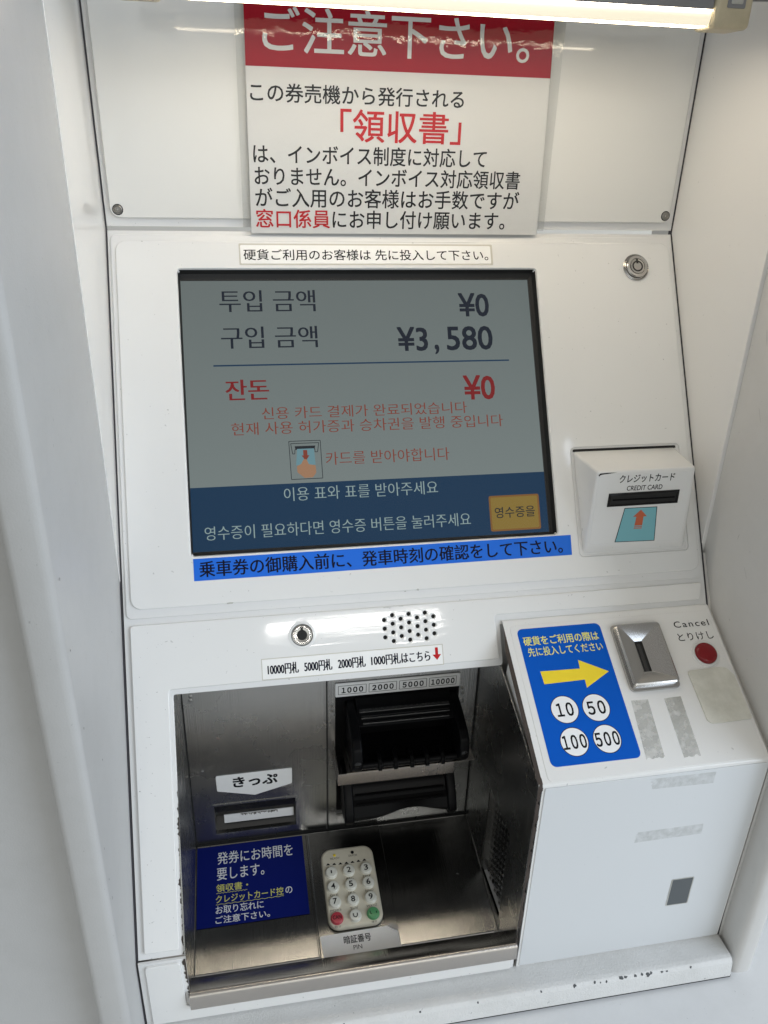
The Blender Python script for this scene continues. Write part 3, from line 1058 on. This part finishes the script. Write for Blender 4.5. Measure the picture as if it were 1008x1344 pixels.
plate('back_plate', 'steelv', BACK, rr(XL, -600, 166.6, -330, 0), 0, 1.2, .3, parent=TM, res=1, holes=[rr(56.5, -550.5, 136.6, -512.2, .4)])
plate('back_plate', 'steelv', BACK, rr(167.8, -600, XR, -330, 0), 0, 1.2, .3, parent=TM, res=1)
plate('mounting_plate', 'steelv', BACK, rr(168.6, -558, 303.2, -376, .6), .9, .9, .2, parent=TM, res=1)
plate('roof_plate', 'steelv', Frame((0, 0, -333), (1, 0, 0), (0, 1, 0), (0, 0, -1)), rr(XL, -190, XR, -138, 0), 0, 1, .2, parent=TM, res=1)
floor = plate('floor_plate', 'steelf', FLOOR, rr(XL + .4, 1.0, XR - .4, 121, 0), 0, 1.2, .3, parent=TM, res=1)
box('tray_gap', 'dark', XYZ, XL + .6, XR - .6, -296, -262, -602, -600, TM, 0)
extrude_x('sill', 'sill', [(-282.6, -556.5), (-283, -555.8), (-299.6, -547.6), (-302, -547), (-304, -547.8), (-305, -550), (-305.6, -563), (-304.6, -563.2), (-301, -563.2), (-299, -551), (-284, -559), (-283, -585), (-282, -585)], XL + .3, XR - .2, TM, 0, smooth=50)
for u, v in ((49.5, -468.6), (44.9, -379.6), (44.9, -384.5)):
    lathe('rivet', 'steelv', BACK, u, v, [(1.9, .0), (1.7, .5), (.9, .8), (0, .85)], TM, 16)
for u, v in ((171.4, -405), (171.6, -410.5), (171.8, -474), (172, -481), (172.2, -534), (172.4, -573), (296.5, -398), (297.5, -404), (298, -414), (299.5, -532)):
    lathe('rivet', 'screw', BACK, u, v, [(1.9, .9), (1.7, 1.3), (1.0, 1.4), (.9, 1.0), (0, 1.0)], TM, 14)
lathe('rivet', 'steelf', FLOOR, 47, 100, [(1.9, 0), (1.6, .5), (0, .8)], TM, 14)
lathe('rivet', 'steelf', FLOOR, 288, 62, [(1.5, 0), (1.2, .5), (0, .7)], TM, 14)

# ticket outlet
ts = plate('ticket_sign', 'label', BACK, fillet([(61.2, -475.6), (133.2, -475.0), (132.8, -494.4), (97, -504), (61.6, -494.6)], 1.4), .7, .6, .15, parent=TM, label='white pointed label over the ticket outlet')
text('きっぷ', BACK, 77.2, 118.8, -479.4, -491.6, .78, 'ink', ts, fat=.42)
to = empty('ticket_outlet', W(96, -140, -531))
to.parent = TM
to.location = to.location - world_origin(TM)
bm = bmesh.new()
O_ = rr(56.0, -551, 137.1, -511.7, .6, 2)
I_ = rr(57.4, -549.4, 135.8, -513.4, .6, 2)
q = [[bm.verts.new(BACK(u, v, n)) for u, v in L_] for L_, n in ((O_, .02), (O_, .8), (I_, .8), (I_, -7))]
for a_, b_ in zip(q, q[1:]):
    for k in range(len(a_)):
        bm.faces.new((a_[k - 1], a_[k], b_[k], b_[k - 1]))
from_bm(bm, 'outlet_rim', 'steelv', to, 20)
bm = bmesh.new()
for poly in ([(57, -513, -6.5), (136.4, -513, -6.5), (136.4, -527, -5), (57, -527, -5)], [(57, -527, -5), (136.4, -527, -5), (136.4, -531, -14), (57, -531, -14)],
             [(57, -541, -14), (136.4, -541, -14), (136.4, -550, -3), (57, -550, -3)], [(57, -541, -14), (57, -531, -14), (136.4, -531, -14), (136.4, -541, -14)]):
    bm.faces.new([bm.verts.new(BACK(u, v, n)) for u, v, n in poly])
from_bm(bm, 'outlet_throat', 'darksteel', to, 0)
box('paper_slip', 'label', BACK, 66, 133.8, -540.4, -529.8, -4, -3.2, to, .1)
random.seed(21)
bm = bmesh.new()
for k in range(26):
    u = 82 + k * 1.4
    hgt = random.uniform(1.2, 3.6)
    bm.faces.new([bm.verts.new(BACK(a_, b_, -3.1)) for a_, b_ in ((u, -530), (u + random.uniform(.6, 1.5), -530), (u + 1.1, -530 - hgt), (u + .1, -530 - hgt * .8))])
from_sheet(bm, BACK, 'slip_stain', 'rawedge', to)

# navy notice on the tray floor
fn = sticker(FLOOR, [(38.4, 2.2), (141.0, 2.0), (141.0, 81.6), (38.6, 81.8)], .85, 'navy', 'navy sticker with white and yellow lettering on the steel tray floor')
FN = .92


def ftxt(body, u0, u1, a, b, mt, bold=0):
    text(body, FLOOR, u0, u1, a, b, FN, mt, fn, fat=.08)


ftxt('発券にお時間を', 57.6, 130.5, 9.2, 22.0, 'white', .004)
ftxt('要します。', 57.2, 101.8, 25.8, 38.0, 'white', .004)
ftxt('領収書・', 56.4, 86, 42, 49.4, 'yellow2', .004)
ftxt('クレジットカード控', 56, 118.6, 52.6, 60.2, 'yellow2', .004)
ftxt('の', 120.6, 127, 53.0, 59.6, 'white')
ftxt('お取り忘れに', 55.8, 99.5, 62.8, 70.4, 'white')
ftxt('ご注意下さい。', 55.6, 104.8, 72.4, 79.4, 'white')
bm = bmesh.new()
for u0, u1, v in ((56.4, 85, 50.6), (56, 118.6, 61.4)):
    stroke(bm, FLOOR, [(u0 + (u1 - u0) * k / 60, v + .35 * sin(k * 1.05)) for k in range(61)], .4, FN)
from_sheet(bm, FLOOR, 'underline', 'yellow2', fn)

# banknote units -----------------------------------------------------------------
dp = plate('value_plate', 'labelgrey', BACK, rr(174.8, -394.6, 293.6, -379.2, 1.2), 2.2, 1.2, .3, parent=TM, label='grey plate with the four banknote values in frames')
for k, tx in enumerate(('１０００', '２０００', '５０００', '１００００')):
    u0 = 177.6 + k * 28.7
    bm = bmesh.new()
    stroke(bm, BACK, [(u0, -391.8), (u0 + 26, -391.8), (u0 + 26, -382.2), (u0, -382.2), (u0, -391.8)], .45, 2.26)
    from_sheet(bm, BACK, 'value_frame', 'ink', dp)
    text(tx, BACK, u0 + (3.2 if k < 3 else 2), u0 + (23 if k < 3 else 24.2), -384.3, -390.2, 2.27, 'ink', dp, fat=.24, spacing=.66)
nu_ = empty('banknote_inlet', W(234, -140, -463))
nu_.parent = TM
nu_.location = nu_.location - world_origin(TM)
nu_['label'] = 'black banknote inlet with side cheeks and ribs under the value plate'
plate('inlet_backing', 'black', BACK, rr(174.8, -466, 293.6, -395, 1), 1.6, 1, .2, parent=nu_)
ck = [(-140, -399), (-160, -403), (-184, -411), (-191, -417), (-194, -426), (-194, -436), (-190, -442), (-180, -446), (-140, -452)]
extrude_x('cheek', 'black', ck, 184, 193.5, nu_, 2.2, 3)
extrude_x('cheek', 'black', ck, 282.4, 291.6, nu_, 2.2, 3)
extrude_x('hood', 'black', [(-141, -396.5), (-152, -399), (-168, -409), (-168, -411), (-141, -404)], 193, 283, nu_, .6, 2)
for k, (y, z) in enumerate(((-157.5, -402.0), (-162.5, -405.2), (-166.5, -408))):
    extrude_x('inlet_ridge', 'glossblack', [(y + 3, z + 1.4), (y - .8, z + 1), (y - 1.2, z), (y + 1, z - 1)], 195 + k, 280 - k, nu_, .3, 2)
extrude_x('inlet_bar', 'black', [(-184 + 3 * cos(a), -441 + 3 * sin(a)) for a in [2 * pi * i / 12 for i in range(12)]], 193, 283, nu_, 0, smooth=60)
extrude_x('inlet_floor', 'glossblack', [(-141, -452), (-184, -446), (-186, -443), (-183, -442), (-141, -441)], 193, 283, nu_, 0)
for u in (210.4, 224.8, 240, 254.2, 268.9):
    extrude_x('rib', 'black', [(-168, -440), (-176, -435), (-184, -435.5), (-188.8, -439), (-189, -445), (-186, -447), (-168, -447)], u - 1.9, u + 1.9, nu_, .8, 2)
for x_ in (188.7, 287):
    lathe('cheek_bolt', 'glossblack', Frame((x_, -194, -430), (1, 0, 0), (0, 0, 1), (0, -1, 0)), 0, 0, [(3.4, -.6), (3.2, .2), (2.4, .5), (0, .6)], nu_, 18)
sh = extrude_x('steel_shelf', 'sill', [(-141, -449.4), (-182.4, -449.4), (-182.4, -450.3), (-141, -450.3)], 180.6, 301.2, TM, 0)
extrude_x('shelf_lip', 'sill', [(-181.2, -450.5), (-182.4, -450.5), (-182.4, -463.4), (-181.2, -463.4)], 172.2, 281.2, sh, .3, 2)
extrude_x('shelf_arm', 'sill', [(-141, -446), (-181.2, -452), (-181.2, -463), (-141, -472)], 172.2, 173.4, sh, 0)
no_ = empty('banknote_outlet', W(234, -140, -500))
no_.parent = TM
no_.location = no_.location - world_origin(TM)
no_['label'] = 'black banknote outlet with wavy lip under the steel shelf'
plate('outlet_backing', 'black', BACK, rr(176, -536, 289.5, -466.5, 1), 1.6, 1, .2, parent=no_)
ck = [(-140, -470), (-160, -476), (-174, -492), (-181, -504), (-183, -511), (-180, -517), (-170, -521), (-140, -527)]
extrude_x('cheek', 'black', ck, 179.5, 188.5, no_, 2, 3)
extrude_x('cheek', 'black', ck, 279.6, 288.4, no_, 2, 3)
bm = bmesh.new()
rows = []
NXS = 40
for i in range(NXS + 1):
    x = 188 + 92 * i / NXS
    s_ = i / NXS
    wv = 5.0 * math.exp(-((s_ - .62) / .26) ** 2)
    pr = [(-145, -474), (-160, -484), (-165, -489), (-166, -491), (-169, -494), (-170, -496.5), (-175, -500), (-178 + wv * .5, -505), (-180 + wv * .8, -509 + wv * .3), (-179 + wv, -514 + wv), (-170 + wv * .8, -519 + wv), (-145, -525)]
    rows.append([bm.verts.new((x, y, z)) for y, z in pr])
for a_, b_ in zip(rows, rows[1:]):
    for k in range(len(a_) - 1):
        bm.faces.new((a_[k], a_[k + 1], b_[k + 1], b_[k]))
from_bm(bm, 'outlet_flap', 'black', no_, 22)
for k, (y, z) in enumerate(((-161.4, -483.4), (-168.6, -491.8), (-174.6, -498))):
    extrude_x('outlet_ridge', 'black', [(y + 2, z - .5), (y, z + 1.1), (y - 1.6, z + .2), (y, z - 1.6)], 190 + k, 278 - k, no_, .25, 1)
for nm, a in (('corner_gap', (XL + .2, XL + .9, -141.2, -140.0, -566, -334)), ('corner_gap', (XR - .9, XR - .2, -141.2, -140.0, -566, -334)),
              ('corner_gap', (XL + .6, XR - .6, -142.4, -140.2, -562.6, -561.4)), ('corner_gap', (166.7, 167.7, -140.6, -139.4, -562, -336))):
    box(nm, 'dark', XYZ, *a, TM, 0)
bm = bmesh.new()
for u in (XL + .5, XR - .5):
    stroke(bm, FLOOR, [(u, 1), (u, 121)], .7, .05)
stroke(bm, FLOOR, [(144.6, 2), (145.6, 121)], .5, .05)
from_sheet(bm, FLOOR, 'floor_joint', 'dark', TM)
box('back_strip', 'steelv', XYZ, 176, 292, -143, -141.2, -548, -538, TM, .3)

# PIN pad --------------------------------------------------------------------------
con = plate('keypad_console', 'steelf', FLOOR, fillet([(146.6, 2.0), (219.4, 2.0), (219.6, 128), (146.8, 128)], 1), 3.4, 3.2, .8, parent=TM)
kp = empty('keypad', W(*FLOOR(182, 66, 10)))
kp.parent = TM
kp.location = kp.location - world_origin(TM)
kp['label'] = 'beige numeric keypad with round cream keys, one red and one green key'
plate('keypad_body', 'beige', FLOOR, rr(156.4, 25.6, 207.4, 103.4, 10, 8), 10.4, 7, 2.4, parent=kp, res=4)
plate('keypad_foot', 'black', FLOOR, rr(158, 27, 205.6, 102, 8, 6), 3.9, .6, .2, parent=kp)
KN = 10.4
xs = (164.6, 181.4, 198.0)
ys = (51.0, 65.2, 79.8, 94.8)
digs = [['.', '2', '3'], ['4', '5', '6'], ['7', '8', '9'], ['CAN', '0', 'L']]
lets = [['', 'ABC', 'DEF'], ['GHI', 'JKL', 'MNO'], ['PQRS', 'TUV', 'WXYZ'], ['取消', '', '確定']]
kprof = [(5.9, KN + .02), (5.9, KN + .5), (5.5, KN + .9), (5.3, KN + 2.4), (4.7, KN + 3.0), (3.2, KN + 3.15), (0, KN + 3.15)]
first = None
for j in range(4):
    for i in range(3):
        mk = 'key'
        if j == 3 and i == 0: mk = 'keyred'
        if j == 3 and i == 2: mk = 'keygreen'
        lathe('key', mk, FLOOR, xs[i], ys[j], kprof, kp, 28)
        dgt = digs[j][i]
        w_ = 1.9 if len(dgt) == 1 else 4.0
        if dgt == '.':
            text('1', FLOOR, xs[i] - .6, xs[i] + .6, ys[j] - 1.4, ys[j] + 1.6, KN + 3.22, 'ink', kp, bold=.02, name='key_mark')
        elif dgt == 'L':
            bm = bmesh.new()
            stroke(bm, FLOOR, [(xs[i] - 2.8, ys[j] - 1.6), (xs[i] - 2.9, ys[j] + .6), (xs[i] - 1.5, ys[j] + 1.6)], .7, KN + 3.22)
            stroke(bm, FLOOR, [(xs[i] + 2.9, ys[j] - .6), (xs[i] + 2.9, ys[j] + 1.2)], .8, KN + 3.22)
            from_sheet(bm, FLOOR, 'key_mark', 'ink', kp)
        elif dgt == '0':
            bm = bmesh.new()
            stroke(bm, FLOOR, [(xs[i] + 1.9 * sin(a), ys[j] - .2 + 2.4 * cos(a)) for a in [radians(-118 + 236 * k / 14) for k in range(15)]], .9, KN + 3.22)
            from_sheet(bm, FLOOR, 'key_mark', 'ink', kp)
        else:
            text(dgt, FLOOR, xs[i] - w_, xs[i] + w_, ys[j] - (2.8 if len(dgt) == 1 else 1.8), ys[j] + (2.8 if len(dgt) == 1 else 1.9), KN + 3.22, 'ink', kp, bold=.02, name='key_mark')
        if lets[j][i]:
            ww = 1.25 * len(lets[j][i]) if j < 3 else 2.6
            text(lets[j][i], FLOOR, xs[i] - ww, xs[i] + ww, ys[j] + 6.2, ys[j] + 8.3, KN + .08, 'ink', kp, bold=-.01)
lathe('status_light', 'yellow', FLOOR, 169.8, 33.2, [(1.4, KN + .02), (1.2, KN + .5), (0, KN + .7)], kp, 16)
lathe('status_light', 'ink', FLOOR, 187.4, 32.4, [(1.6, KN + .02), (1.4, KN + .5), (0, KN + .7)], kp, 16)
text('READY', FLOOR, 165.6, 174.4, 35.4, 37.4, KN + .08, 'ink', kp, bold=-.01)
text('ERROR', FLOOR, 183.4, 191.8, 34.6, 36.6, KN + .08, 'ink', kp, bold=-.01)
bm = bmesh.new()
for k in range(7):
    u = 162.6 + k * 5.9
    v = 42.6 + .8 * sin(pi * k / 6)
    bm.faces.new([bm.verts.new(FLOOR(a_, b_, KN + .08)) for a_, b_ in ((u - 2, v), (u + 2, v), (u + .4, v - 1.9), (u - .4, v - 1.9))])
from_sheet(bm, FLOOR, 'vent_mark', 'ink', kp)
bm = bmesh.new()
stroke(bm, FLOOR, [(158.6 + 46 * k / 14, 41.6 + 1.2 * sin(pi * k / 14)) for k in range(15)], .5, KN + .07)
from_sheet(bm, FLOOR, 'crease', 'key', kp)
pl_ = plate('pin_label', 'label', FLOOR, fillet([(147.8, 105.2, 2), (210.6, 104.2, 1), (219.0, 109.4, 1), (219.4, 124.6, .6), (149.8, 125.4, 2)], 1), 4.0, .5, .2, parent=TM, label='white label under the keypad with a turned-up corner')
text('暗証番号', FLOOR, 168.8, 193.4, 108.2, 115.2, 4.07, 'ink', pl_, fat=.10)
text('PIN', FLOOR, 176.6, 184.4, 117.2, 121.0, 4.07, 'ink', pl_, bold=.0)
bm = bmesh.new()
a_ = [FLOOR(209, 104.0, 4.1), FLOOR(214, 103.4, 6.8), FLOOR(219.4, 107.0, 6.2), FLOOR(219.2, 110.4, 4.4), FLOOR(214, 107.6, 4.2)]
bm.faces.new([bm.verts.new(p) for p in a_])
from_bm(bm, 'peeled_corner', 'chrome', pl_, 0)

# ------------------------------------------------------------------ laminated notice
NT = Frame((0, -5.4, 0), (1, 0, 0), (0, 0, 1), (0, -1, 0))
nt = empty('paper_notice', W(247, -5.4, -2.6), label='laminated white notice with a red heading hung over the upper panel', cat='notice')
sheet('paper', 'signwhite', NT, [(119.9, -2.7), (375.4, -2.5), (371.4, 182), (121, 182)], 0, nt)
sheet('red_heading', 'signred', NT, [(120.6, 122.3), (373.2, 122.4), (371.4, 178), (121, 178)], .12, nt)
text('ご注意下さい。', NT, 134.7, 352.5, 163.5, 132.4, .2, 'signwhite', nt, fat=.25)
text('この券売機から発行される', NT, 123.4, 299.4, 111, 97.4, .2, 'ink', nt, fat=.14)
text('「領収書」', NT, 196.0, 298.4, 94.2, 70.0, .2, 'red', nt, fat=.25)
text('は、インボイス制度に対応して', NT, 124, 322.6, 66.6, 52.2, .2, 'ink', nt, fat=.14)
text('おりません。インボイス対応領収書', NT, 124.4, 354.6, 50.0, 35.4, .2, 'ink', nt, fat=.14)
text('がご入用のお客様はお手数ですが', NT, 124.4, 355.4, 33.4, 18.4, .2, 'ink', nt, fat=.14)
text('窓口係員', NT, 124.2, 187, 16.6, 1.8, .2, 'red', nt, fat=.18)
text('にお申し付け願います。', NT, 189.4, 344, 16.4, 1.6, .2, 'ink', nt, fat=.14)
# the plastic pouch, slightly buckled, wider than the paper


def pouch(x0, x1, z0, z1, mt, name, amp, n0):
    bm = bmesh.new()
    nx, nz = 60, 50
    g = {}
    for i in range(nx + 1):
        for j in range(nz + 1):
            x = x0 + (x1 - x0) * i / nx
            z = z0 + (z1 - z0) * j / nz
            n = n0 + amp * (sin(x * .045 + 1.3) * cos(z * .05) + .5 * sin(x * .11 + z * .06) + .3 * sin(x * .23 - z * .17))
            g[i, j] = bm.verts.new(NT(x, z, n))
    for i in range(nx):
        for j in range(nz):
            bm.faces.new((g[i, j], g[i + 1, j], g[i + 1, j + 1], g[i, j + 1]))
    o = from_sheet(bm, NT, name, mt, nt)
    o.data.shade_smooth()
    return o


pouch(113.2, 381.6, -2.6, 182, 'film', 'clear_pouch', .10, .95)
sheet('pouch_edge', 'filmedge', NT, [(375.6, .6), (381.4, .8), (382, 182), (371.8, 182)], .3, nt)
sheet('pouch_edge', 'filmedge', NT, [(113.2, 2), (119.8, 2), (120.8, 182), (113.8, 182)], .3, nt)

# ------------------------------------------------------------------ strip lamp over the notice
LM = empty('strip_lamp', W(258, -100, 190), label='lit white tube lamp with beige end cap across the top of the machine', cat='lamp')
box('lamp_housing', 'lampgrey', XYZ, 62, 450.5, -113, -87, 163.5, 188, LM, 1.5)
for y in (-113.2,):
    for z in (170, 176, 182):
        box('housing_rib', 'lampgrey', XYZ, 62, 450.2, y - 1.0, y + .2, z, z + 1.4, LM, .3)
extrude_x('diffuser_side', 'diffuser_side', [(-111, 164), (-111.4, 159), (-110.2, 155.6), (-108, 154.0), (-107.4, 154.0), (-107.4, 157), (-92.6, 157), (-92.6, 154.0), (-92, 154.0), (-89.8, 155.6), (-88.6, 159), (-89, 164)], 66, 450, LM, 0, smooth=60)
extrude_x('diffuser', 'diffuser', [(-107.2, 155.4), (-107.2, 154.2), (-92.8, 154.2), (-92.8, 155.4)], 66, 450, LM, 0, smooth=60)
extrude_x('diffuser_bead', 'diffuser', [(-112.1, 163.8), (-112.3, 163.0), (-111.5, 163.0), (-111.5, 163.8)], 66, 450, LM, 0)
for x0, x1 in ((450.4, 480), (36, 65.5)):
    box('end_cap', 'lampcap', XYZ, x0, x1, -115, -85, 152, 190, LM, 4, 4)
plate('cap_window', 'lampgrey', Frame((0, -115, 0), (1, 0, 0), (0, 0, 1), (0, -1, 0)), rr(459, 165, 473, 190, 1), .6, 1, .3, parent=LM)
plate('cap_clip', 'lightgrey', Frame((0, -115.6, 0), (1, 0, 0), (0, 0, 1), (0, -1, 0)), rr(461.5, 167.5, 470.5, 189, .8), .6, .8, .3, parent=LM)
pts = 12
bm = bmesh.new()
for cx, cz, r in ((-104, 176, 5),):
    A = [bm.verts.new((480, cx + r * cos(2 * pi * k / pts), cz + r * sin(2 * pi * k / pts))) for k in range(pts)]
    B = [bm.verts.new((511.6, cx + r * cos(2 * pi * k / pts), cz + 1.5 + r * sin(2 * pi * k / pts))) for k in range(pts)]
    for k in range(pts):
        bm.faces.new((A[k - 1], A[k], B[k], B[k - 1]))
from_bm(bm, 'mounting_stub', 'lampgrey', LM, 60)

# grime and nicks on the enamel
random.seed(33)
bm = bmesh.new()
for k in range(60):
    u, v = random.uniform(8, 32), random.uniform(345, 580)
    if k % 3 == 0: u, v = random.uniform(10, 300), random.uniform(331, 362)
    r = random.uniform(.12, .34)
    if any(abs(u - a) < 13 and abs(v - b_) < 13 for a, b_ in ((142, 347),)) or 205 < u < 262: continue
    blob(SLOPE, u, v, r * random.choice((1, 1, 2.6)), r, 1.06, 7)
from_sheet(bm, SLOPE, 'grime_speck', 'grime', TM, kind='stuff')
bm = bmesh.new()
for u, v, a, b_ in ((86, 316.9, 3.2, .7), (243, 317.0, 1.6, .9), (232, 317.6, .9, .4), (215, 330.0, 4.5, .25), (228, 329.8, 2.5, .2), (130, 382.4, .8, .5)):
    blob(SLOPE, u, v, a, b_, 1.36 if v < 320 else 1.08, 12)
from_sheet(bm, SLOPE, 'nick', 'lightgrey', TM, kind='stuff')

for nm_, par_, X_, sgn, pts_ in (('scuff', wl_, .35, 1, ((-205, -170, 5, .22, 80), (-240, -262, 7, .2, 75), (-300, -120, 3, .2, 60), (-310, -395, 9, .22, 8), (-318, -430, 6, .2, 20), (-262, -60, 4, .16, 85))),
                         ('scuff', wr_, 514.8, -1, ((-180, -120, 8, .2, 60), (-166, -60, 9, .2, 70), (-210, -250, 7, .2, 50), (-240, -180, 4, .3, 10), (-190, -225, 3, .3, 100)))):
    bm = bmesh.new()
    for y, z, l, w_, ang in pts_:
        a_ = radians(ang)
        FR = Frame((X_, y, z), (0, cos(a_), sin(a_)), (0, -sin(a_), cos(a_)), (sgn, 0, 0))
        blob(FR, 0, 0, l, w_, .05, 12)
    from_bm(bm, nm_, 'scuffgrey', par_, 0, kind='stuff')
